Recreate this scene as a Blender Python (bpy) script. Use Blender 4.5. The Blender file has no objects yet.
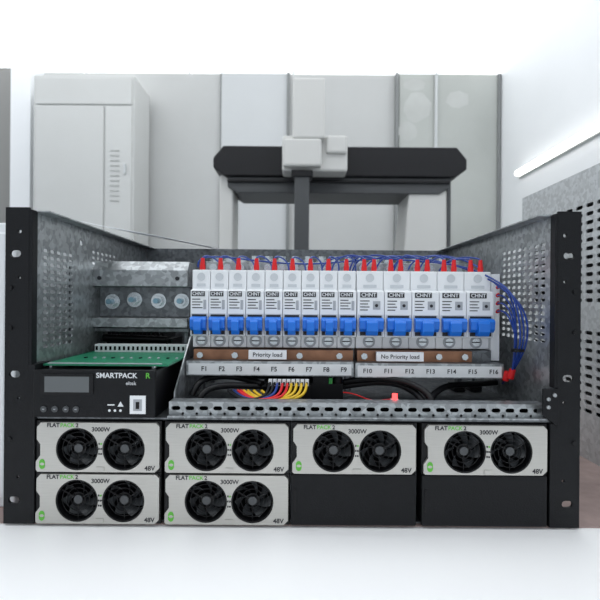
import bpy, math, random
from mathutils import Matrix, Vector
random.seed(4)
sc = bpy.context.scene
try:
    sc.view_settings.view_transform = 'Standard'
    sc.view_settings.look = 'None'
except Exception: pass
F = 473.3; D = 0.4; CZ = 0.94
def K(d): return (D+d)/F
def X(px,d=0): return (px-300)*K(d)
def Z(py,d=0): return CZ-(py-300)*K(d)

# ---------------- materials ----------------
MATS={}
def mat(name,col,rough=.5,metal=0,noise=0,nscale=40,bump=0,emit=0,spangle=0,spec=None,stretch=None):
    if name in MATS: return MATS[name]
    m=bpy.data.materials.new(name); m.use_nodes=True
    nt=m.node_tree; b=nt.nodes['Principled BSDF']
    b.inputs['Base Color'].default_value=(*col,1); b.inputs['Roughness'].default_value=rough
    b.inputs['Metallic'].default_value=metal
    if spec is not None: b.inputs['Specular IOR Level'].default_value=spec
    if emit:
        b.inputs['Emission Color'].default_value=(*col,1); b.inputs['Emission Strength'].default_value=emit
    if noise or bump or spangle:
        tc=nt.nodes.new('ShaderNodeTexCoord'); src=tc.outputs['Object']
        if stretch:
            mp=nt.nodes.new('ShaderNodeMapping'); mp.inputs['Scale'].default_value=stretch
            nt.links.new(src,mp.inputs['Vector']); src=mp.outputs['Vector']
        if spangle:
            t=nt.nodes.new('ShaderNodeTexVoronoi'); t.inputs['Scale'].default_value=nscale
            nt.links.new(src,t.inputs['Vector'])
            bw=nt.nodes.new('ShaderNodeRGBToBW'); nt.links.new(t.outputs['Color'],bw.inputs[0]); out=bw.outputs[0]; amt=spangle
        else:
            t=nt.nodes.new('ShaderNodeTexNoise'); t.inputs['Scale'].default_value=nscale; t.inputs['Detail'].default_value=5
            nt.links.new(src,t.inputs['Vector']); out=t.outputs[0]; amt=noise
        if amt:
            r=nt.nodes.new('ShaderNodeMapRange'); r.inputs['From Min'].default_value=.25; r.inputs['From Max'].default_value=.75
            r.inputs['To Min'].default_value=1-amt; r.inputs['To Max'].default_value=1+amt
            nt.links.new(out,r.inputs['Value'])
            v=nt.nodes.new('ShaderNodeVectorMath'); v.operation='SCALE'; v.inputs[0].default_value=col
            nt.links.new(r.outputs[0],v.inputs['Scale']); nt.links.new(v.outputs[0],b.inputs['Base Color'])
        if bump:
            bp=nt.nodes.new('ShaderNodeBump'); bp.inputs['Strength'].default_value=bump; bp.inputs['Distance'].default_value=.001
            nt.links.new(out,bp.inputs['Height']); nt.links.new(bp.outputs[0],b.inputs['Normal'])
    MATS[name]=m; return m
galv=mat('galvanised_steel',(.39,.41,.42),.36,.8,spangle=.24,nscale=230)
galv_shade=mat('galvanised_steel_shaded',(.17,.18,.19),.42,.75,spangle=.24,nscale=230)  # same steel, darkened: interior shade put into the base colour
blk=mat('black_powder_coat',(.007,.0075,.009),.5,noise=.2,nscale=900,bump=.2,spec=.25)
blks=mat('black_plastic',(.006,.006,.007),.38,spec=.3)
fanm=mat('fan_plastic',(.065,.07,.075),.3)
deep=mat('painted_cavity_shade',(.003,.003,.004),.8,spec=.1)  # near-black colour stands in for shade in recesses and behind slots
silver=mat('brushed_silver',(.53,.52,.49),.34,.8,noise=.06,nscale=60,stretch=(1,1,40))
white=mat('white_plastic',(.88,.90,.92),.4)
whitem=mat('recess_grey_plastic',(.62,.65,.68),.45)
whited=mat('light_grey_plastic',(.42,.44,.47),.45)
blue=mat('blue_toggle',(.010,.18,.74),.32)
bluew=mat('blue_wire',(.005,.04,.26),.35)
red=mat('red_plastic',(.72,.012,.015),.4)
redled=mat('red_led',(1,.05,.05),.3,emit=4)
yel=mat('yellow_wire',(.80,.52,.02),.4)
grn=mat('green_print',(.12,.50,.05),.4)
pcb=mat('circuit_board_green',(.01,.22,.11),.35,noise=.3,nscale=180)
copper=mat('copper_busbar',(.34,.17,.10),.4,.7,noise=.3,nscale=70)
zinc=mat('zinc_bolt',(.62,.66,.68),.25,.85)
ink=mat('black_ink',(.02,.02,.025),.6)
inkb=mat('white_ink',(.8,.82,.84),.6)
lcd=mat('lcd_glass',(.13,.14,.145),.15)
label=mat('label_strip',(.82,.84,.85),.5)
paper=mat('paper',(.85,.87,.9),.6)
tabm=mat('white_laminate',(.98,.98,.98),.35)
matm=mat('brown_mat',(.35,.26,.24),.7,noise=.2,nscale=50)
wallm=mat('wall_paint_grey',(.53,.54,.535),.8,noise=.05,nscale=1.6)
wallw=mat('wall_white_panel',(.88,.90,.92),.5,noise=.02,nscale=2)
stripm=mat('wall_strip_panel',(.58,.60,.61),.6,noise=.03,nscale=2)
boardm=mat('grey_green_board',(.46,.48,.46),.8,noise=.08,nscale=2.2)
trimm=mat('trim_grey',(.22,.23,.23),.6)
floorm=mat('floor_epoxy',(.35,.37,.38),.4,noise=.05,nscale=3)
cmmw=mat('machine_white',(.62,.62,.60),.45)
cmmb=mat('machine_black',(.010,.010,.012),.5,spec=.3)
cmmg=mat('machine_grey',(.06,.064,.068),.5)
granite=mat('granite',(.05,.05,.055),.3,noise=.4,nscale=60)
acm=mat('cabinet_enamel',(.58,.59,.58),.5,noise=.03,nscale=2)
ceilm=mat('ceiling_paint',(.9,.9,.9),.8)
glowm=mat('added_glow_panel',(.97,.985,1),.5,emit=1.28)  # emitter for the added ceiling panels
tubem=mat('tube_diffuser',(1,1,.97),.5,emit=4)

# ---------------- builders ----------------
def group(name,loc=(0,0,0)):
    e=bpy.data.objects.new(name,None); e.location=loc; e.empty_display_size=.05
    sc.collection.objects.link(e); return e
def par(o,p):
    if p is not None:
        o.parent=p; o.matrix_parent_inverse=Matrix.Translation(-Vector(p.location))
class MB:
    def __init__(s): s.v=[];s.f=[];s.m=[];s.sm=[];s.mats=[]
    def mi(s,m):
        if m not in s.mats: s.mats.append(m)
        return s.mats.index(m)
    def add(s,vs,fs,m,smooth=False):
        o=len(s.v); s.v+=[tuple(v) for v in vs]
        for i,f in enumerate(fs):
            s.f.append([a+o for a in f]); s.m.append(s.mi(m)); s.sm.append(smooth and len(f)==4)
    def box(s,x0,x1,y0,y1,z0,z1,m):
        if x0>x1:x0,x1=x1,x0
        if y0>y1:y0,y1=y1,y0
        if z0>z1:z0,z1=z1,z0
        vs=[(x0,y0,z0),(x1,y0,z0),(x1,y1,z0),(x0,y1,z0),(x0,y0,z1),(x1,y0,z1),(x1,y1,z1),(x0,y1,z1)]
        s.add(vs,[(0,3,2,1),(4,5,6,7),(0,1,5,4),(1,2,6,5),(2,3,7,6),(3,0,4,7)],m)
    def prism(s,prof,a,b,axis,m):
        n=len(prof)
        def mk(p,t):
            return (t,p[0],p[1]) if axis=='x' else ((p[0],t,p[1]) if axis=='y' else (p[0],p[1],t))
        vs=[mk(p,a) for p in prof]+[mk(p,b) for p in prof]
        fs=[list(range(n))[::-1],[n+i for i in range(n)]]+[(i,(i+1)%n,n+(i+1)%n,n+i) for i in range(n)]
        s.add(vs,fs,m)
    def cyl(s,p0,p1,r,m,seg=20,r2=None,caps=True):
        p0=Vector(p0);p1=Vector(p1);r2=r if r2 is None else r2
        ax=(p1-p0).normalized(); u=ax.orthogonal().normalized(); w=ax.cross(u)
        vs=[];
        for (p,rr) in ((p0,r),(p1,r2)):
            for i in range(seg):
                a=2*math.pi*i/seg; vs.append(p+u*math.cos(a)*rr+w*math.sin(a)*rr)
        fs=[(i,(i+1)%seg,seg+(i+1)%seg,seg+i) for i in range(seg)]
        s.add(vs,fs,m,seg>8)
        if caps: s.add(vs,[list(range(seg))[::-1],[seg+i for i in range(seg)]],m)
    def ring(s,c,r0,r1,y0,y1,m,seg=40):
        vs=[]
        for (r,y) in ((r0,y0),(r1,y0),(r1,y1),(r0,y1)):
            for i in range(seg):
                a=2*math.pi*i/seg; vs.append((c[0]+r*math.cos(a),y,c[1]+r*math.sin(a)))
        fs=[]
        for k in range(4):
            k2=(k+1)%4
            for i in range(seg):
                j=(i+1)%seg; fs.append((k*seg+i,k*seg+j,k2*seg+j,k2*seg+i))
        s.add(vs,fs,m)
    def mesh(s,name):
        me=bpy.data.meshes.new(name); me.from_pydata(s.v,[],s.f)
        for m in s.mats: me.materials.append(m)
        for p,i,sm in zip(me.polygons,s.m,s.sm): p.material_index=i; p.use_smooth=sm
        import bmesh
        bm=bmesh.new(); bm.from_mesh(me); bmesh.ops.recalc_face_normals(bm,faces=bm.faces); bm.to_mesh(me); bm.free()
        return me
    def obj(s,name,parent=None,bevel=0,loc=(0,0,0)):
        o=bpy.data.objects.new(name,s.mesh(name)); o.location=loc
        sc.collection.objects.link(o); par(o,parent)
        if bevel:
            b=o.modifiers.new('bev','BEVEL'); b.width=bevel; b.segments=2; b.limit_method='ANGLE'; b.angle_limit=.6
        return o
def new_obj(name,me,parent=None):
    o=bpy.data.objects.new(name,me); sc.collection.objects.link(o); par(o,parent); return o
def slot(cx,cy,w,h,n=6):
    r=min(w,h)/2; pts=[]
    if w>=h:
        for i in range(n+1):
            a=-math.pi/2+math.pi*i/n; pts.append((cx+w/2-r+r*math.cos(a),cy+r*math.sin(a)))
        for i in range(n+1):
            a=math.pi/2+math.pi*i/n; pts.append((cx-w/2+r+r*math.cos(a),cy+r*math.sin(a)))
    else:
        for i in range(n+1):
            a=math.pi*i/n; pts.append((cx+r*math.cos(a),cy+h/2-r+r*math.sin(a)))
        for i in range(n+1):
            a=math.pi+math.pi*i/n; pts.append((cx+r*math.cos(a),cy-h/2+r+r*math.sin(a)))
    return pts
def circ(cx,cy,r,n=32): return [(cx+r*math.cos(2*math.pi*i/n),cy+r*math.sin(2*math.pi*i/n)) for i in range(n)]
def plate_mesh(name,outline,holes,t,m,M):
    cu=bpy.data.curves.new(name,'CURVE'); cu.dimensions='2D'; cu.fill_mode='BOTH'; cu.extrude=t/2
    for pts in [outline]+holes:
        sp=cu.splines.new('POLY'); sp.points.add(len(pts)-1)
        for q,p in zip(sp.points,pts): q.co=(p[0],p[1],0,1)
        sp.use_cyclic_u=True
    o=bpy.data.objects.new(name,cu); sc.collection.objects.link(o)
    bpy.context.view_layer.update()
    me=bpy.data.meshes.new_from_object(o.evaluated_get(bpy.context.evaluated_depsgraph_get()))
    bpy.data.objects.remove(o); bpy.data.curves.remove(cu)
    me.transform(M); me.materials.clear(); me.materials.append(m); me.name=name
    for p in me.polygons: p.use_smooth=False
    return me
def PXZ(y): return Matrix(((1,0,0,0),(0,0,-1,y),(0,1,0,0),(0,0,0,1)))
def PYZ(x): return Matrix(((0,0,1,x),(1,0,0,0),(0,1,0,0),(0,0,0,1)))
def plate(name,outline,holes,t,m,M,parent=None): return new_obj(name,plate_mesh(name,outline,holes,t,m,M),parent)
def text_mesh(name,body,size,m,ext=.00008,align='LEFT',bold=0):
    cu=bpy.data.curves.new(name,'FONT'); cu.body=body; cu.size=size; cu.extrude=ext; cu.align_x=align; cu.align_y='CENTER'; cu.offset=bold
    cu.resolution_u=3
    o=bpy.data.objects.new(name,cu); sc.collection.objects.link(o); bpy.context.view_layer.update()
    me=bpy.data.meshes.new_from_object(o.evaluated_get(bpy.context.evaluated_depsgraph_get()))
    bpy.data.objects.remove(o); bpy.data.curves.remove(cu)
    me.transform(Matrix.Rotation(math.pi/2,4,'X')); me.materials.clear(); me.materials.append(m); return me
def text(name,body,size,m,loc,parent,align='CENTER',bold=0):
    me=text_mesh(name,body,size,m,align=align,bold=bold); me.transform(Matrix.Translation(loc)); return new_obj(name,me,parent)
def wires(name,paths,r,m,parent):
    cu=bpy.data.curves.new(name,'CURVE'); cu.dimensions='3D'; cu.bevel_depth=r; cu.bevel_resolution=3; cu.resolution_u=8
    cu.use_fill_caps=True
    for pts in paths:
        sp=cu.splines.new('NURBS'); sp.points.add(len(pts)-1)
        for q,p in zip(sp.points,pts): q.co=(*p,1)
        sp.order_u=min(4,len(pts)); sp.use_endpoint_u=True
    cu.materials.append(m)
    o=bpy.data.objects.new(name,cu); sc.collection.objects.link(o); par(o,parent); return o

# ---------------- room ----------------
YB=3.5; XR=1.63; XL=-2.62; ZC=CZ+225*K(YB)
b=MB(); b.box(XL-.1,XR+.1,YB,YB+.1,0,ZC+.1,wallm); b.obj('wall_back')
b=MB(); b.box(XR,XR+.1,-1.2,YB,0,ZC+.1,wallw)
b.obj('wall_right')
b=MB(); b.box(XL-.1,XL,-1.2,YB,0,ZC+.1,wallw); b.obj('wall_left')
b=MB(); b.box(XL-.1,XR+.1,-1.2,YB+.1,-.1,0,floorm); b.obj('floor')
b=MB(); b.box(XL,XR,-1.2,YB,ZC+.03,ZC+.1,ceilm)
b.obj('ceiling')
b=MB()
nx,ny=5,6
for i in range(nx):
    for j in range(ny):
        x0=XL+(XR-XL)*i/nx; x1=XL+(XR-XL)*(i+1)/nx; y0=-1.2+(YB+1.2)*j/ny; y1=-1.2+(YB+1.2)*(j+1)/ny
        b.box(x0+.01,x1-.01,y0+.01,y1-.01,ZC,ZC+.03,glowm)
b.obj('added_ceiling_glow')  # glowing panels added to whiten the ceiling and softly light the room
b=MB(); b.box(XL,XR,YB-.015,YB,0,.1,trimm); b.obj('baseboard_back')
b=MB(); b.box(XR-.015,XR,-1.2,YB-.015,0,.1,trimm); b.obj('baseboard_right')
b=MB(); b.box(X(397,YB),X(494,YB),YB-.03,YB,.1,ZC,boardm); b.box(X(393,YB),X(396,YB),YB-.05,YB,.1,ZC,trimm); b.box(X(494,YB),X(497,YB),YB-.05,YB,.1,ZC,trimm)
b.obj('wall_panel')
b=MB(); b.box(X(285.5,YB),X(288.5,YB),YB-.04,YB,.1,ZC,trimm); b.obj('trim_1')
b=MB(); b.box(X(219,YB),X(220.3,YB),YB-.022,YB,.1,ZC,trimm); b.obj('trim_2')
b=MB(); b.box(X(220.3,YB),X(285.5,YB),YB-.02,YB,.1,ZC,stripm); b.obj('wall_panel')
g=group('electrical_conduit',(X(433,YB),YB-.05,1.5))
b=MB(); b.cyl((X(433,YB),YB-.048,.2),(X(433,YB),YB-.048,ZC),.012,stripm); b.box(X(429.5,YB),X(436.5,YB),YB-.08,YB-.03,Z(158,YB),Z(149,YB),stripm); b.obj('pipe_and_box',g,.004)
b=MB()
pm=mat('plaster_patch',(.49,.505,.49),.85,noise=.08,nscale=6)
for (cx,cy,w,h) in ((415,108,30,30),(405,132,20,20),(455,100,24,18),(412,86,22,12)):
    n=22; pr=[]
    for i in range(n):
        a=2*math.pi*i/n; rr=random.uniform(.85,1.05); pr.append((X(cx+w/2*rr*math.cos(a),YB),Z(cy+h/2*rr*math.sin(a),YB)))
    b.prism(pr,YB-.0305,YB-.03,'y',pm)
b.obj('plaster_patches')
zt=CZ+128/F*(XR*F/220)
g=group('tube_light',(XR-.02,2.4,zt))
b=MB(); b.box(XR-.02,XR,1.7,3.12,zt-.03,zt+.03,acm); b.obj('housing',g)
b=MB(); b.prism([(XR-.02,zt-.022),(XR-.045,zt-.016),(XR-.052,zt),(XR-.045,zt+.016),(XR-.02,zt+.022)],1.72,3.1,'y',tubem); b.obj('diffuser',g)

# air conditioner cabinet
dA=3.1
g=group('air_conditioner',(X(80,dA),dA+.2,0))
b=MB()
b.box(X(32,dA),X(133,dA),dA,dA+.35,.05,Z(77,dA),acm)
b.box(X(35,dA),X(131,dA),dA+.03,dA+.32,0,.05,cmmg)
b.box(X(35,dA),X(103,dA),dA-.012,dA,.15,Z(108,dA),acm)
b.box(X(35,dA),X(131,dA),dA-.012,dA,Z(106.5,dA),Z(80,dA),acm)
b.box(X(104.5,dA),X(131,dA),dA-.012,dA,.15,Z(108,dA),acm)
b.obj('cabinet_body',g,.008)
b=MB()
for i in range(11):
    y=152+i*5.0; b.box(X(110,dA),X(119,dA),dA-.016,dA-.011,Z(y+1.2,dA),Z(y,dA),mat('vent_grey',(.42,.43,.42),.6))
b.box(X(124,dA),X(126,dA),dA-.03,dA-.012,Z(176,dA),Z(166,dA),stripm)
b.obj('grille_and_handle',g)
g=group('wall_column',(X(10,3.3),3.4,0))
b=MB(); b.box(X(9,3.3),X(29,3.3),3.3,YB,0,ZC,wallw); b.box(XL,X(8,3.3),3.42,YB,0,ZC,mat('taupe_panel',(.30,.30,.29),.7)); b.obj('column_body',g)

# ---------------- coordinate measuring machine ----------------
dm=1.8
g=group('coordinate_measuring_machine',(X(340,dm),dm,0))
b=MB()
b.prism([(X(212,dm),Z(168,dm)),(X(212,dm),Z(158,dm)),(X(222,dm),Z(146,dm)),(X(456,dm),Z(146,dm)),(X(466,dm),Z(158,dm)),(X(466,dm),Z(168,dm)),(X(454,dm),Z(176,dm)),(X(224,dm),Z(176,dm))],dm,dm+.3,'y',cmmb)
b.obj('bridge_cover',g,.006)
b=MB()
b.prism([(X(226,dm),Z(176,dm)),(X(450,dm),Z(176,dm)),(X(450,dm),Z(186,dm)),(X(440,dm),Z(192,dm)),(X(236,dm),Z(192,dm)),(X(226,dm),Z(186,dm))],dm+.02,dm+.28,'y',cmmg)
b.box(X(226,dm),X(450,dm),dm+.005,dm+.02,Z(182,dm),Z(179,dm),cmmb)
b.obj('bridge_beam',g,.004)
zt2=.78
b=MB()
b.box(X(217,dm),X(231,dm),dm+.04,dm+.24,zt2,Z(173,dm),cmmw)
b.prism([(X(411,dm),Z(173,dm)),(X(448,dm),Z(173,dm)),(X(452,dm),zt2),(X(398,dm),zt2)],dm+.03,dm+.27,'y',cmmw)
b.box(X(448.2,dm),X(452,dm),dm+.02,dm+.1,zt2,Z(173,dm),cmmg)
b.obj('bridge_legs',g,.01)
b=MB()
b.box(X(282,dm),X(344,dm),dm-.12,dm-.005,Z(178,dm),Z(144,dm),cmmw)
b.box(X(292,dm),X(322,dm),dm-.16,dm-.01,Z(150,dm),Z(93,dm),cmmw)
b.box(X(323.5,dm),X(343,dm),dm-.14,dm-.02,Z(162,dm),Z(145,dm),cmmw)
b.box(X(283,dm),X(319,dm),dm-.165,dm-.12,Z(176,dm),Z(150,dm),cmmw)
b.obj('carriage',g,.01)
b=MB()
b.box(X(294,dm),X(308,dm),dm-.13,dm-.06,Z(268,dm),Z(178,dm),cmmg)
b.box(X(291,dm),X(311,dm),dm-.14,dm-.05,Z(184,dm),Z(178,dm),cmmb)
b.cyl((X(301,dm),dm-.095,Z(268,dm)),(X(301,dm),dm-.095,Z(280,dm)),.025,cmmb)
b.cyl((X(301,dm),dm-.095,Z(280,dm)),(X(301,dm),dm-.095,Z(290,dm)),.004,zinc)
b.obj('quill_and_probe',g,.003)
b=MB()
b.box(X(195,dm),X(480,dm),dm-.5,dm+.7,.58,zt2,granite)
b.box(X(215,dm),X(235,dm),dm-.4,dm+.6,.08,.58,cmmw); b.box(X(440,dm),X(460,dm),dm-.4,dm+.6,.08,.58,cmmw)
for xx in (225,450):
    for yy in (-.35,.55): b.cyl((X(xx,dm),dm+yy,0),(X(xx,dm),dm+yy,.08),.04,cmmg)
b.obj('granite_table',g,.005)

# ---------------- table ----------------
ZT=Z(525)-.0012
g=group('work_table',(0,.2,0))
b=MB(); b.box(-.75,.75,-.30,.75,ZT-.03,ZT,tabm); b.obj('table_top',g,.003)
b=MB()
for x in (-.7,.7):
    for y in (-.22,.7): b.box(x-.025,x+.025,y-.025,y+.025,0,ZT-.03,trimm)
b.box(-.7,.7,.68,.7,ZT-.1,ZT-.03,trimm)
b.obj('table_legs',g,.002)
b=MB(); b.box(-.48,.42,.001,.5,ZT,ZT+.001,matm); b.obj('desk_mat')
ZM=ZT+.001

# ---------------- rack chassis ----------------
rack=group('rack_chassis',(-.006,.15,ZM))
xl=X(31); xr=X(555.5); ztop=Z(212); zb=Z(524.5); DEP=.30; zf=Z(419)
holes=[]
for c in range(5):
    for r in range(15): holes.append(slot(.022+c*.0115,Z(250+r*7.2),.0085,.0032,3))
for c in range(6):
    for r in range(6): holes.append(slot(.12+c*.0115,Z(240+r*7.2),.0085,.0032,3))
prof=[(0,zb),(DEP,zb),(DEP,ztop),(0.004,ztop),(0,ztop-.004)]
plate('side_panel_left',prof,holes+[circ(.09,Z(232),.003)],.0012,galv,PYZ(xl),rack)
holes=[]
for c in range(8):
    for r in range(15): holes.append(slot(.02+c*.0115,Z(240+r*7.2),.0085,.0032,3))
plate('side_panel_right',prof,holes+[circ(.2,Z(240),.003),circ(.25,Z(330),.004)],.0012,galv,PYZ(xr),rack)
b=MB()
b.box(xl,xr,DEP-.0012,DEP,zb,ztop,galv_shade)
b.box(xl,xr,.004,DEP,zb,zb+.0012,galv_shade)
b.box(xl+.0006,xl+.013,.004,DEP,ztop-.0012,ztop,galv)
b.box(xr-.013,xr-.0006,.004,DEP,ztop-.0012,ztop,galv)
b.box(xl,xr,.0,DEP,zf-.0012,zf,galv_shade)
for px in (165.8,291.8,421): b.box(X(px)-.0004,X(px)+.0004,.013,.26,zb,zf,galv_shade)
for x_ in (44,160): b.cyl((X(x_),.125,zf),(X(x_),.125,Z(368.5)),.002,zinc,10)
b.obj('sheet_metal_body',rack)
hl=[]
xa,xb=X(168),X(549)
n=27
for i in range(n):
    x=xa+(xb-xa)*(i+.5)/n
    hl.append(slot(x,Z(410.5),.0078,.0036,4))
    hl.append(circ(x+(xb-xa)/n/2 if i<n-1 else x+.0055,Z(416),.0012,8))
plate('perforated_shelf_lip',[(xa,zf),(xb,zf),(xb,Z(404)),(xa,Z(404))],hl,.001,galv,PXZ(.006),rack)
b=MB(); b.box(xa,xb,.0065,.020,Z(404)-.001,Z(404),galv); b.box(xa,xb,.0005,.0055,zf,zf+.0015,galv)
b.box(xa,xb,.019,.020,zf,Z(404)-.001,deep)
b.prism([(.021,zf),(.28,zf),(.28,Z(330)),(.08,Z(345)),(.021,Z(398))],X(168),X(168)+.0012,'x',galv)
b.obj('shelf_flange_and_partition',rack)
def ear(name,x0,x1,y0,y1,hs):
    o=[(X(x0),Z(y1)),(X(x1),Z(y1)),(X(x1),Z(y0)),(X(x0),Z(y0))]
    plate(name,o,[slot(X(a),Z(c),w*K(0),h*K(0)) for a,c,w,h in hs],.0025,blk,PXZ(-.0014),rack)
ear('ear_left',7,30.5,210,524.5,[(17,256,11,7),(17,376,11,7),(17,501,11,7),(21,234,4,4),(21,280,3,3),(21,400,3,3),(21,478,3,3)])
ear('ear_right',556,579,210,524.5,[(567,254,11,7),(567,376,11,7),(567,501,11,7),(563,234,4,4),(563,280,3,3),(563,400,3,3),(563,478,3,3)])
b=MB()
b.box(X(29.5),X(37.5),-.0026,.02,zb,Z(366),blk)
b.box(X(549.5),X(557),-.0026,.02,zb,Z(421),blk)
b.prism([(X(541),Z(386)),(X(557),Z(386)),(X(557),Z(424)),(X(541),Z(412))],-.0045,-.0027,'y',blk)
b.box(X(29),X(33.5),-.0024,.006,Z(366),Z(212),blk)
b.box(X(553.5),X(557.5),-.0024,.006,Z(386),Z(212),blk)
b.box(X(37.5),X(549.5),.002,.01,Z(422.5),Z(419.5),blk)
for (px,py) in ((546,396),(546,404),(552,392)): b.cyl((X(px),-.0045,Z(py)),(X(px),-.006,Z(py)),.0016,galv,12)
for py in (290,330,440): b.cyl((X(13),-.0026,Z(py)),(X(13),-.004,Z(py)),.0018,blks,12)
for py in (290,330,440): b.cyl((X(573),-.0026,Z(py)),(X(573),-.004,Z(py)),.0018,blks,12)
b.obj('corner_posts',rack,.0004)

# ---------------- rectifier modules ----------------
mw=125*K(0); mh=50.6*K(0); k=K(0)
fx=[(42*k),(88*k)]; fz=23.4*k; fr=21.0*k
out=[(3*k,0.8*k),(108*k,0.8*k),(119*k,0.8*k),(123.4*k,5*k),(123.4*k,46*k),(120*k,49.6*k),(6*k,49.6*k),(2*k,45*k),(2*k,33*k),(5.5*k,28*k),(5.5*k,17*k),(1.2*k,11*k),(1.2*k,2.5*k)]
face=plate_mesh('face',out,[circ(x,fz,fr,48) for x in fx],.003,silver,PXZ(-.0025))
bodyface=plate_mesh('bf',[(0,0),(mw-.0004,0),(mw-.0004,mh),(0,mh)],[circ(x,fz,fr*.99,48) for x in fx],.004,blks,PXZ(.001))
b=MB()
b.box(.0005,mw-.001,.012,.24,.0005,mh-.0005,deep)
b.box(.0005,.003,.003,.012,.0005,mh-.0005,blks)
for x in fx:
    c=(x,fz)
    b.ring(c,fr*.93,fr*1.0,-.0038,.011,blks)
    for rr in (.34,.55,.76): b.ring(c,fr*rr-.00025,fr*rr+.00025,-.0012,-.0004,blks)
    for i in range(3):
        a=math.pi/6+i*2*math.pi/3
        b.cyl((x,-.0008,fz),(x+fr*.95*math.cos(a),-.0008,fz+fr*.95*math.sin(a)),.0005,blks,6)
    b.cyl((x,.001,fz),(x,.009,fz),fr*.30,blks,24)
    b.cyl((x,-.0015,fz),(x,-.0002,fz),fr*.2,fanm,20)
    nb=7
    for i in range(nb):
        vs=[];
        for t in range(5):
            u=t/4; r=fr*(.28+.62*u); a=2*math.pi*i/nb+u*.55
            w=.42+.14*u
            vs.append((x+r*math.cos(a),.0015,fz+r*math.sin(a)))
            vs.append((x+r*math.cos(a+w),.0075,fz+r*math.sin(a+w)))
        b.add(vs,[(2*t,2*t+1,2*t+3,2*t+2) for t in range(4)],fanm,True)
cx=65*k
for i,zz in enumerate((18,23,28)):
    b.box(cx-1.8*k,cx-.5*k,-.0043,-.004,zz*k,(zz+1.8)*k,ink)
    b.cyl((cx+.9*k,-.004,(zz+.8)*k),(cx+.9*k,-.0044,(zz+.8)*k),.0008,ink if i!=2 else grn,10)
b.box(61*k,69*k,-.0048,-.004,2*k,6*k,silver)
for (a0,rr) in ((0,1.0),(math.pi,1.0)):
    vs=[]
    for i in range(9):
        a=a0+math.pi*i/8; w=.0010*math.sin(math.pi*i/8)+.0002
        for r_ in (.0021-w,.0021+w): vs.append((7.5*k+r_*math.cos(a),-.0042,8.5*k+1.3*r_*math.sin(a)))
    b.add(vs,[(2*i,2*i+1,2*i+3,2*i+2) for i in range(8)],grn)
core=b.mesh('core')
def mt(s,size,m,x,z,al='LEFT',bo=.0001):
    me=text_mesh('print',s,size,m,align=al,bold=bo)
    zz=[v.co.z for v in me.vertices]; me.transform(Matrix.Translation((x,-.0041,z-(max(zz)+min(zz))/2))); return me
t1=mt('FLAT',5.6*k,ink,12*k,47.1*k,bo=.00016); w1=max(v.co.x for v in t1.vertices)
t1b=mt('PACK',5.6*k,grn,w1+.0005,47.1*k,bo=.00010); w2=max(v.co.x for v in t1b.vertices)
t1c=mt('2',5.6*k,ink,w2+.0006,47.1*k,bo=.00016)
t2=mt('3000W',6.0*k,ink,65.3*k,43.2*k,'CENTER',.00012)
t3=mt('48V',6.4*k,ink,114*k,5.0*k,'CENTER',.00013)
px0=[38.5,166.3,292.5,422.5]
for (ix,iy) in ((0,0),(1,0),(2,0),(3,0),(0,1),(1,1)):
    ox=X(px0[ix]); oz=Z(472.8 if iy==0 else 523.9)
    g=group('rectifier_module',(ox+mw/2,.1,oz))
    for nm,me in (('front_bezel',face),('black_surround',bodyface),('fans_and_body',core),('print_a',t1),('print_b',t1b),('print_c',t1c),('print_power',t2),('print_voltage',t3)):
        o=bpy.data.objects.new(nm,me); o.location=(ox,0,oz); sc.collection.objects.link(o); par(o,g)
for ix in (2,3):
    g=group('blank_panel',(X(px0[ix])+mw/2,0,Z(523.7)))
    b=MB(); ox=X(px0[ix]); oz=Z(523.7)
    b.box(ox,ox+mw-.0006,-.003,.001,oz,oz+mh,blk); b.box(ox,ox+.004,.001,.02,oz+.001,oz+mh-.001,blk); b.box(ox+mw-.005,ox+mw-.0008,.001,.02,oz+.001,oz+mh-.001,blk)
    b.obj('cover_plate',g,.0008)
    b=MB(); b.box(ox+3*k,ox+5*k,-.0036,-.003,oz+14*k,oz+36*k,blks); b.obj('finger_grip',g)

# ---------------- controller ----------------
g=group('power_controller',(X(95),.03,zf))
b=MB()
b.box(X(38),X(157),-.001,.09,zf+.0002,Z(371.5),blks)
b.prism([(X(36),Z(371)),(X(157),Z(371)),(X(157),Z(418)),(X(36),Z(418))],-.0035,-.001,'y',blk)
b.obj('housing',g,.0008)
b=MB()
b.box(X(44),X(96),-.0043,-.0035,Z(395.5),Z(375),blks); b.box(X(48),X(92),-.0046,-.0043,Z(393),Z(377.5),lcd)
b.obj('display',g)
b=MB()
for i,px in enumerate((47,58,69,79)): b.cyl((X(px),-.0035,Z(410)),(X(px),-.0045,Z(410)),.0026,fanm,16); b.box(X(px-1),X(px+1),-.0047,-.0045,Z(410.4),Z(409.6),whited)
b.box(X(132.5),X(148),-.0045,-.0035,Z(414),Z(396),white); b.box(X(136),X(144.5),-.0047,-.0045,Z(411),Z(399.5),whited); b.box(X(138.5),X(142),-.0049,-.0047,Z(409),Z(402),blks)
b.box(X(110),X(117),-.0038,-.0035,Z(406),Z(404.8),inkb)
b.prism([(X(120),Z(407)),(X(126),Z(407)),(X(123),Z(402))],-.0038,-.0035,'y',inkb)
for px in (112,117.5,123): b.cyl((X(px),-.0035,Z(411)),(X(px),-.0038,Z(411)),.0011,inkb,10)
b.obj('buttons_and_port',g)
text('print_name','SMARTPACK',7.2*k,inkb,(X(98.5),-.0037,Z(376.5)),g,'LEFT',.0001)
text('print_suffix','R',7.6*k,grn,(X(147.5),-.0037,Z(376.5)),g,'LEFT',.0001)
text('print_small','eltek',5.2*k,inkb,(X(128),-.0037,Z(384)),g,'LEFT',0)

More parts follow.
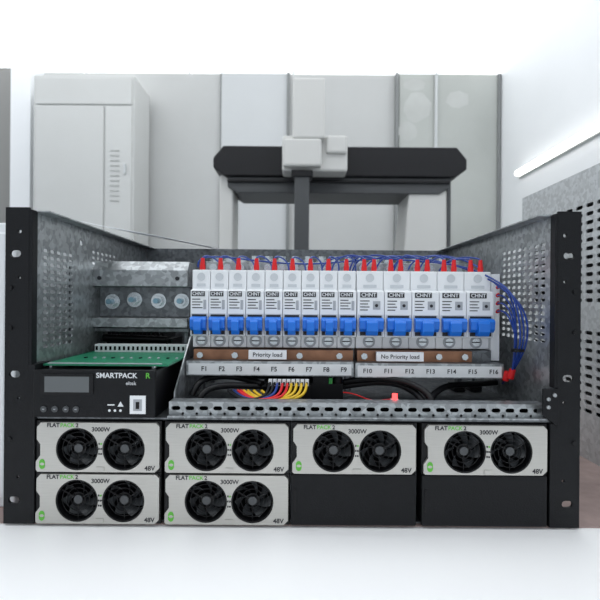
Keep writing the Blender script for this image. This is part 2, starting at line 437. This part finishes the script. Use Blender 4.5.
# ---------------- circuit board ----------------
zc=Z(368.5)
g=group('circuit_board',(X(100),.08,zc))
b=MB()
b.box(X(40),X(167),.006,.13,zc,zc+.0016,pcb)
b.obj('board',g)
b=MB()
for x_ in (44,150): b.cyl((X(x_),.012,Z(371.4)),(X(x_),.012,zc),.002,zinc,10)
for i in range(22):
    x=X(44)+i*.0048; b.box(x,x+.0044,.100,.110,zc+.0016,zc+.0095,white); b.box(x+.0012,x+.0032,.0992,.100,zc+.0035,zc+.0075,deep)
for i in range(11):
    x=X(60)+i*.0086; b.box(x,x+.002,.045,.049,zc+.0016,zc+.0026,whited if i%3 else blks)
b.box(X(44),X(160),.0065,.0085,zc+.0016,zc+.0024,whited)
b.obj('components',g)
g=group('heat_sink',(X(120,.16),.17,Z(345,.16)))
dd=.155
b=MB()
b.box(X(62,dd),X(172,dd),dd,dd+.05,zf+.0002,Z(340,dd),blks)
for i in range(24): 
    x=X(66,dd)+i*.005; b.box(x,x+.0016,dd-.002,dd+.045,Z(340,dd),Z(332,dd),blks)
b.cyl((X(60,dd),dd-.008,Z(337,dd)),(X(170,dd),dd-.008,Z(340,dd)),.004,blks,12)
b.obj('fins',g)
# ---------------- busbar bracket ----------------
dd=.13
g=group('busbar_bracket',(X(130,dd),dd,Z(300,dd)))
b=MB()
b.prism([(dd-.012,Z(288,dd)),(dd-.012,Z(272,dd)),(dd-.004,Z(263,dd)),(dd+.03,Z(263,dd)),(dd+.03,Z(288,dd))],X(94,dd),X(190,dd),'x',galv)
b.box(X(100,dd),X(190,dd),dd,dd+.002,Z(318,dd),Z(288,dd),galv_shade)
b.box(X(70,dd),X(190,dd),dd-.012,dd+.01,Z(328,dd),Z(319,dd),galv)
b.box(X(66,dd),X(190,dd),dd-.004,dd+.02,Z(333,dd),Z(329,dd),galv_shade)
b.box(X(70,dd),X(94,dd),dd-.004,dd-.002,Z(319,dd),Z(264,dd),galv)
b.box(X(70,dd),X(72,dd),dd-.004,dd+.03,Z(333,dd),Z(264,dd),galv_shade)
b.box(X(76,dd),X(80,dd),dd,dd+.004,Z(333,dd),zf,galv_shade); b.box(X(184,dd),X(188,dd),dd+.001,dd+.004,Z(333,dd),zf,galv_shade)
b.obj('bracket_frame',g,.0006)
b=MB()
for px,py in ((113,303),(135,301),(159,302),(182,302)):
    x=X(px,dd); z=Z(py,dd)
    b.cyl((x,dd,z),(x,dd-.0015,z),.0084,zinc,24); b.cyl((x,dd-.0015,z),(x,dd-.0075,z),.0060,zinc,6); b.cyl((x,dd-.0075,z),(x,dd-.013,z),.0030,mat('bolt_blue',(.22,.36,.44),.3,.7),12)
for px,py in ((78,272),(88,272),(83,300),(78,312)):
    b.cyl((X(px,dd),dd-.004,Z(py,dd)),(X(px,dd),dd-.0052,Z(py,dd)),.0022,ink,12)
for px in (104,180): b.cyl((X(px,dd),dd-.012,Z(280,dd)),(X(px,dd),dd-.0135,Z(280,dd)),.0022,ink,12)
b.obj('bolts',g)

# ---------------- breakers ----------------
db=.066; kb=K(db)
def L(py): return -(py-300)*kb
def breaker_meshes(wpx,big):
    w=wpx*kb; h=w/2-.00025
    b=MB()
    pr=[(.012,L(349)),(.012,L(337.5)),(.0,L(336.5)),(.0,L(291)),(.008,L(289.5)),(.008,L(270)),(.055,L(270)),(.055,L(349))]
    b.prism(pr,-h,h,'x',white)
    body=b.mesh('body')
    b=MB()
    zt_=L(342)
    b.cyl((0,.012,zt_),(0,.0112,zt_),min(h*.72,.0062),whited,20)
    b.cyl((0,.0112,zt_),(0,.0106,zt_),min(h*.45,.004),zinc,16)
    b.box(-min(h*.5,.004),min(h*.5,.004),.0102,.0107,zt_-.0005,zt_+.0005,ink)
    b.box(-h*.5,h*.5,.0074,.008,L(287),L(284),whitem)
    b.cyl((0,.0078,L(277)),(0,.0072,L(277)),min(h*.45,.0042),whitem,16)
    b.box(-h*.92,h*.92,-.0005,0,L(335.8),L(314),whitem)
    b.box(-h*.80,h*.80,-.0007,-.0005,L(335),L(315),ink)
    if big:
        b.box(-h*.8,h*.45,-.0004,0,L(297),L(291.8),ink)
        for i,py in enumerate((300,303,306,309)): b.box(-h*.8,-h*(.1+.12*(i%2)),-.0003,0,L(py+.9),L(py),ink)
        b.box(h*.15,h*.7,-.0003,0,L(309),L(300.5),whited)
        b.cyl((h*.42,-.0002,L(305)),(h*.42,-.0006,L(305)),.0016,ink,12)
    else:
        b.box(-h*.85,h*.6,-.0004,0,L(297),L(291.8),ink)
        for i,py in enumerate((299.5,302.3,305.1,308)): b.box(-h*.8,h*(.1+.25*(i%2)),-.0003,0,L(py+.9),L(py),ink)
        b.box(h*.45,h*.75,-.0003,0,L(310),L(300.5),whited)
    det=b.mesh('details')
    b=MB()
    b.prism([(-.0007,L(331)),(-.0007,L(317)),(-.006,L(317.5)),(-.0085,L(320)),(-.0075,L(328)),(-.004,L(331))],-h*.88,h*.88,'x',blue)
    b.prism([(-.0007,L(334.5)),(-.0007,L(318)),(-.009,L(319)),(-.0115,L(322)),(-.0115,L(330)),(-.008,L(334.5))],-h*.42,h*.42,'x',blue)
    tog=b.mesh('toggle')
    tx=text_mesh('maker_print','CHNT',(4.4 if big else 4.2)*kb*(1.2),inkb,align='CENTER',bold=.0001)
    tw=max(v.co.x for v in tx.vertices)-min(v.co.x for v in tx.vertices)
    lim=h*(1.1 if big else 1.3)
    if tw>lim: tx.transform(Matrix.Scale(lim/tw,4,(1,0,0)))
    tx.transform(Matrix.Translation((-h*(.17 if big else .12),-.0006,L(294.5))))
    return body,det,tog,tx
NP=9; P0=190.2; PW=(356.8-P0)/NP
small=breaker_meshes(PW,False); bigb=breaker_meshes(27.4,True)
centers=[]
for i in range(NP): centers.append((P0+PW*(i+.5),small))
for i in range(5): centers.append((357.2+27.4*(i+.5),bigb))
for px,ms in centers:
    x=X(px,db)
    g=group('circuit_breaker',(x,db,CZ))
    for nm,me in zip(('case','face_details','toggle','print'),ms):
        o=bpy.data.objects.new(nm,me); o.location=(x,db,CZ); sc.collection.objects.link(o); par(o,g)
        if nm in('case','toggle'):
            m_=o.modifiers.new('b','BEVEL'); m_.width=.0006; m_.segments=2; m_.limit_method='ANGLE'
g=group('breaker_mounting_frame',(X(345,db),db,zf))
dl=.057
b=MB()
b.box(X(190,db),X(500,db),db+.0552,db+.062,Z(318,db),Z(296,db),galv_shade)
b.box(X(187,dl),X(354,dl),dl,dl+.0012,Z(376,dl),Z(361.5,dl),galv)
b.box(X(356,dl),X(504,dl),dl,dl+.0012,Z(377,dl),Z(362.5,dl),galv)
b.box(X(187,dl),X(354,dl),dl+.0012,dl+.08,Z(361.5,dl)-.0012,Z(361.5,dl),galv_shade)
b.box(X(356,dl),X(504,dl),dl+.0012,dl+.08,Z(362.5,dl)-.0012,Z(362.5,dl),galv_shade)
for px in (189,352,358,501): b.box(X(px,dl),X(px,dl)+.0015,db+.0625,db+.066,zf,Z(296,db),galv_shade)
b.box(X(494.5,db),X(503,db),db+.008,db+.055,Z(360,db),Z(272,db),white)
b.obj('plates',g)
b=MB()
b.box(X(189,dl),X(352,dl),dl-.0006,dl,Z(375,dl),Z(364,dl),label)
b.box(X(358,dl),X(502,dl),dl-.0006,dl,Z(376,dl),Z(365,dl),label)
b.box(X(249,dl),X(287,dl),dl-.0006,dl+.004,Z(359.5,dl),Z(350.5,dl),paper)
b.box(X(377,dl),X(424,dl),dl-.0006,dl+.004,Z(360.5,dl),Z(351.5,dl),paper)
b.obj('label_strips',g)
b=MB()
b.box(X(193,db),X(354,db),db+.004,db+.03,Z(362,db),Z(350.5,db),copper)
b.box(X(358,db),X(474,db),db+.004,db+.03,Z(362,db),Z(350.5,db),copper)
for px in (200,235,300,340,365,440,466): b.cyl((X(px,db),db+.004,Z(356,db)),(X(px,db),db+.001,Z(356,db)),.0033,zinc,6)
b.box(X(474,db),X(494,db),db+.006,db+.03,Z(362,db),Z(350,db),galv_shade)
b.obj('copper_busbars',g,.0004)
for i in range(9):
    text('label_f%d'%(i+1),'F%d'%(i+1),6.6*K(dl),ink,(X(205+i*17.4,dl),dl-.0008,Z(369.5,dl)),g,bold=.00006)
for i in range(7): text('label_f%d'%(i+10),'F%d'%(i+10),6.2*K(dl),ink,(X(368+i*21,dl),dl-.0008,Z(370.5,dl)),g,bold=.00006)
text('label_priority','Priority load',5.9*K(dl),ink,(X(268,dl),dl-.0008,Z(355,dl)),g,bold=.00004)
text('label_no_priority','No Priority load',5.8*K(dl),ink,(X(400.5,dl),dl-.0008,Z(356,dl)),g,bold=.00004)

dt=.165
g=group('terminal_rail',(X(330,dt),dt,Z(262,dt)))
b=MB()
b.box(X(205,dt),X(468,dt),dt+.004,dt+.03,Z(274,dt),Z(262,dt),galv)
b.box(X(210,dt),X(214,dt),dt+.006,dt+.02,zf,Z(274,dt),galv_shade); b.box(X(460,dt),X(464,dt),dt+.006,dt+.02,zf,Z(274,dt),galv_shade)
b.obj('rail',g,.0006)
b=MB()
for i in range(19):
    x=X(213+i*13.6,dt)
    b.cyl((x,dt+.014,Z(262,dt)),(x,dt+.014,Z(259,dt)),.0068,zinc,18); b.cyl((x,dt+.014,Z(259,dt)),(x,dt+.014,Z(255.5,dt)),.0052,zinc,6)
    b.cyl((x,dt+.004,Z(268,dt)),(x,dt-.0,Z(268,dt)),.005,zinc,6)
b.obj('bolts',g)

# ---------------- wiring ----------------
g=group('wiring_harness',(X(350,db),db,Z(270,db)))
b=MB(); blues=[]
for idx,(px,ms) in enumerate(centers):
    x=X(px,db); y=db+.014
    small_=idx<NP
    offs=(-.0,) if small_ else (-.005,.005)
    for j,o_ in enumerate(offs):
        xx=x+o_
        b.cyl((xx,y,Z(269.6,db)),(xx,y,Z(265,db)),.0028,red,12)
        b.cyl((xx,y,Z(265,db)),(xx,y,Z(257.5,db)),.0025,red,12,.0018)
        if small_:
            blues.append([(xx,y,Z(259,db)),(xx,y,Z(255.5,db)),(xx+.004,y+.010,Z(254+random.uniform(-1,1),db)),(xx+.012,y+.022,Z(258,db)),(xx+.014,y+.037,Z(264,db)),(xx+.014,y+.047,Z(274,db))])
        else:
            hh=random.uniform(252,256); sx=random.uniform(.015,.035)
            blues.append([(xx,y,Z(259,db)),(xx,y,Z(256,db)),(xx-.006,y+.008,Z(hh,db)),(xx-sx*.7,y+.015,Z(hh-1,db)),(xx-sx,y+.032,Z(260,db)),(xx-sx,y+.047,Z(272,db))])
for i in range(3):
    x0=322+i*44; hh=253-i*1.0
    blues.append([(X(x0,.1),.108,Z(268,.1)),(X(x0+3,.1),.112,Z(260,.1)),(X(x0+18,.11),.118,Z(hh,.1)),(X(x0+50,.11),.12,Z(hh+3,.1)),(X(max(x0+75,462),.09),.10,Z(261+i*2,.09)),
      (X(489+i*3,.07),.075,Z(274+i*4,.07)),(X(506+i*4,.05),.045,Z(286+i*5,.05)),(X(517+i*4,.035),.036,Z(302+i*4,.035)),(X(521+i*4,.03),.031,Z(324,.03)),(X(519+i*3,.04),.036,Z(345,.035)),(X(516+i*1.5,.045),.047,Z(362,.045)),(X(512,.06),.06,Z(372,.06)),(X(503,.09),.09,Z(382,.09))])
for i in range(4):
    blues.append([(X(495,.078),.078,Z(287+i*8,.078)),(X(500,.07),.068,Z(284+i*8,.07)),(X(509,.05),.053,Z(290+i*7,.05)),(X(517-i,.045),.045,Z(308+i*6,.045)),(X(516+(i%2)*2,.045),.045,Z(345,.045)),(X(513,.05),.05,Z(368,.05))])
    b.cyl((X(493,.078),.078,Z(288+i*8,.078)),(X(499,.074),.073,Z(285+i*8,.074)),.0019,red,12)
blues.append([(X(198,.1),.1,Z(268,.1)),(X(196,.1),.1,Z(258,.1)),(X(215,.1),.11,Z(255,.1)),(X(260,.1),.13,Z(260,.1)),(X(310,.1),.13,Z(263,.1)),(X(360,.1),.125,Z(258,.1)),(X(400,.1),.12,Z(254,.1)),(X(440,.1),.12,Z(256,.1)),(X(462,.1),.12,Z(264,.1))])
wires('blue_wires',blues,.0009,bluew,g)
b.cyl((X(513,.05),.05,Z(368,.05)),(X(512,.05),.052,Z(377,.05)),.003,red,12)
b.cyl((X(508,.055),.055,Z(370,.055)),(X(507,.055),.057,Z(379,.055)),.003,red,12)
b.obj('red_ferrules',g)
b=MB()
b.cyl((X(518,.042),.042,Z(350,.042)),(X(518,.042),.042,Z(347,.042)),.006,blks,16)
b.obj('cable_tie',g)
blackp=[
 [(X(193,.05),.05,Z(396,.05)),(X(196,.05),.055,Z(384,.05)),(X(205,.05),.07,Z(380,.05)),(X(235,.06),.08,Z(379,.06)),(X(262,.05),.06,Z(386,.05))],
 [(X(200,.04),.04,Z(399,.04)),(X(206,.04),.045,Z(390,.04)),(X(222,.05),.055,Z(386,.05)),(X(248,.05),.06,Z(388,.05)),(X(268,.05),.065,Z(390,.05))],
 [(X(205,.12),.15,Z(378,.12)),(X(240,.08),.09,Z(380,.08)),(X(280,.07),.08,Z(378,.07)),(X(340,.09),.11,Z(376,.09))],
 [(X(340,.06),.075,Z(386,.06)),(X(362,.05),.065,Z(380,.05)),(X(392,.05),.060,Z(379,.05)),(X(418,.045),.05,Z(384,.045)),(X(431,.04),.035,Z(394,.04)),(X(432,.035),.033,Z(402,.035))],
 [(X(345,.05),.075,Z(391,.05)),(X(368,.05),.07,Z(386,.05)),(X(392,.05),.07,Z(384,.05)),(X(412,.05),.06,Z(388,.05)),(X(424,.04),.04,Z(398,.04)),(X(423,.035),.033,Z(404,.035))],
 [(X(432,.035),.04,Z(400,.035)),(X(438,.06),.06,Z(388,.06)),(X(455,.08),.09,Z(384,.08)),(X(480,.09),.10,Z(385,.09)),(X(505,.09),.11,Z(384,.09))],
]
wires('black_cables',blackp,.0031,blks,g)
g=group('signal_terminal_block',(X(285,.03),.05,zf))
dq=.05
b=MB()
b.box(X(262,dq),X(345,dq),dq+.013,dq+.05,zf,Z(386,dq),blks)
b.box(X(268,dq),X(311,dq),dq,dq+.012,zf+.0002,Z(386,dq),blks)
for i in range(9):
    x=X(269+i*4.6,dq); b.box(x,x+.0034,dq-.001,dq+.006,Z(386,dq),Z(380,dq),white); b.box(x+.0008,x+.0026,dq-.0014,dq-.001,Z(385,dq),Z(382,dq),deep)
b.box(X(314,dq),X(330,dq),dq+.013,dq+.03,Z(386,dq),Z(379,dq),blks); b.box(X(330.3,dq),X(334,dq),dq+.013,dq+.03,Z(386,dq),Z(380,dq),mat('green_conn',(.05,.4,.08),.4))
b.cyl((X(340,dq),dq+.02,Z(386,dq)),(X(340,dq),dq+.02,Z(380,dq)),.005,blks,18)
b.obj('blocks',g,.0003)
def fl(px,cx,dy):
    return [(X(px,dq),dq-.001,Z(384,dq)),(X(px,dq),dq-.008,Z(385,dq)),(X(px-1,.04),.034-dy,Z(394,.04)),(X((px+cx)/2,.03),.028-dy,Z(400,.03)),(X(cx,.03),.03,Z(400,.03)),(X(cx-10,.04),.045,Z(392,.04))]
wires('yellow_wires',[fl(292,254,.001),fl(297,258,0),fl(302,264,.003),fl(307,272,.001)],.0013,yel,g)
wires('red_wires',[fl(283,248,.002),fl(288,251,.004)],.0013,red,g)
wires('blue_signal_wires',[fl(278,244,.0)],.0013,bluew,g)
wires('black_signal_wires',[fl(270,238,.002),fl(274,241,.0)],.0013,blks,g)
wires('red_supply_wires',[[(X(345,dq),.060,Z(394,dq)),(X(356,.05),.050,Z(393,.05)),(X(366,.05),.05,Z(399,.05)),(X(380,.045),.046,Z(401,.045)),(X(390,.04),.040,Z(398,.04)),(X(396,.04),.037,Z(399,.04))]],.0006,red,g)
g=group('indicator_led',(X(396,.03),.03,zf))
b=MB(); b.box(X(392,.03),X(400,.03),.028,.036,zf+.0002,Z(399,.03),whited); b.cyl((X(396,.03),.032,Z(399,.03)),(X(396,.03),.032,Z(393.5,.03)),.0024,redled,14); b.obj('led_and_base',g)
g=group('cable_connectors',(X(480,.12),.12,zf))
b=MB()
for px in (462,480): b.box(X(px,.1),X(px+12,.1),.125,.145,zf+.0002,Z(388,.1),blks)
b.obj('plugs',g,.0005)

# paper on the rear of rack
bm=MB()
n=16; vs=[]
for i in range(n+1):
    u=i/n; x=X(90,DEP)+(X(212,DEP)-X(90,DEP))*u
    zz=ztop+.001+.034*(1-u)**2.2+.010*math.sin(u*math.pi)
    vs+= [(x,DEP-.03,zz),(x,DEP+.16,zz+.012)]
bm.add(vs,[(2*i,2*i+1,2*i+3,2*i+2) for i in range(n)],paper,True)
o=bm.obj('paper_sheet'); s=o.modifiers.new('s','SOLIDIFY'); s.thickness=.0006
g=group('metal_equipment_box',(X(140,DEP),DEP+.1,ZM))
b=MB(); b.box(X(40,DEP),X(205,DEP),DEP+.02,DEP+.18,ZM,ztop-.002,galv_shade); b.box(X(40,DEP),X(205,DEP),DEP+.015,DEP+.185,ztop-.006,ztop,galv); b.obj('box_and_lid',g,.001)

# neighbouring perforated cabinet
g=group('perforated_metal_cabinet',(.42,.25,ZT))
zt3=CZ+.163; xc=.35
hs=[]
for c in range(15):
    for r in range(12): hs.append(slot(.0+c*.0215,zt3-.045-r*.0105,.015,.0048,3))
for c in range(15):
    for r in range(10): hs.append(slot(.0+c*.0215,zt3-.2-r*.0105,.015,.0048,3))
plate('side_panel',[(-.02,ZT+.001),(.346,ZT+.001),(.346,zt3),(-.02,zt3)],hs,.0015,mat('bright_galv',(.55,.57,.58),.45,.5,spangle=.12,nscale=230),PYZ(xc),g)
b=MB(); b.box(xc,.62,.344,.346,ZT+.001,zt3,galv_shade); b.box(xc,.62,-.02,.346,ZT+.001,ZT+.003,galv_shade); b.box(.618,.62,-.02,.346,ZT+.001,zt3,galv_shade); b.box(xc-.0,xc+.02,-.02,.346,zt3-.0015,zt3,galv)
b.box(xc+.012,.6,-.015,.335,ZT+.004,zt3-.02,blks)  # black filler added inside as painted shade, so the slots look dark
b.obj('sheet_body',g)
g=group('white_equipment_cabinet',(-.36,.2,ZT))
b=MB(); b.box(-.45,-.258,.03,.30,ZT+.001,Z(225,.03),wallw); b.box(-.44,-.266,.027,.03,ZT+.01,Z(235,.03),wallw); b.obj('cabinet_case',g,.003)

# ---------------- light / world / camera ----------------
w=bpy.data.worlds.new('world'); sc.world=w; w.use_nodes=True
w.node_tree.nodes['Background'].inputs[0].default_value=(.86,.93,1,1); w.node_tree.nodes['Background'].inputs[1].default_value=.7
cam=bpy.data.cameras.new('camera'); cam.lens=28.4; cam.sensor_width=36; cam.clip_start=.01
cam.dof.use_dof=True; cam.dof.focus_distance=.45; cam.dof.aperture_fstop=14
co=bpy.data.objects.new('camera',cam); co.location=(0,-D,CZ); co.rotation_euler=(math.pi/2,-math.radians(.45),0)
sc.collection.objects.link(co); sc.camera=co
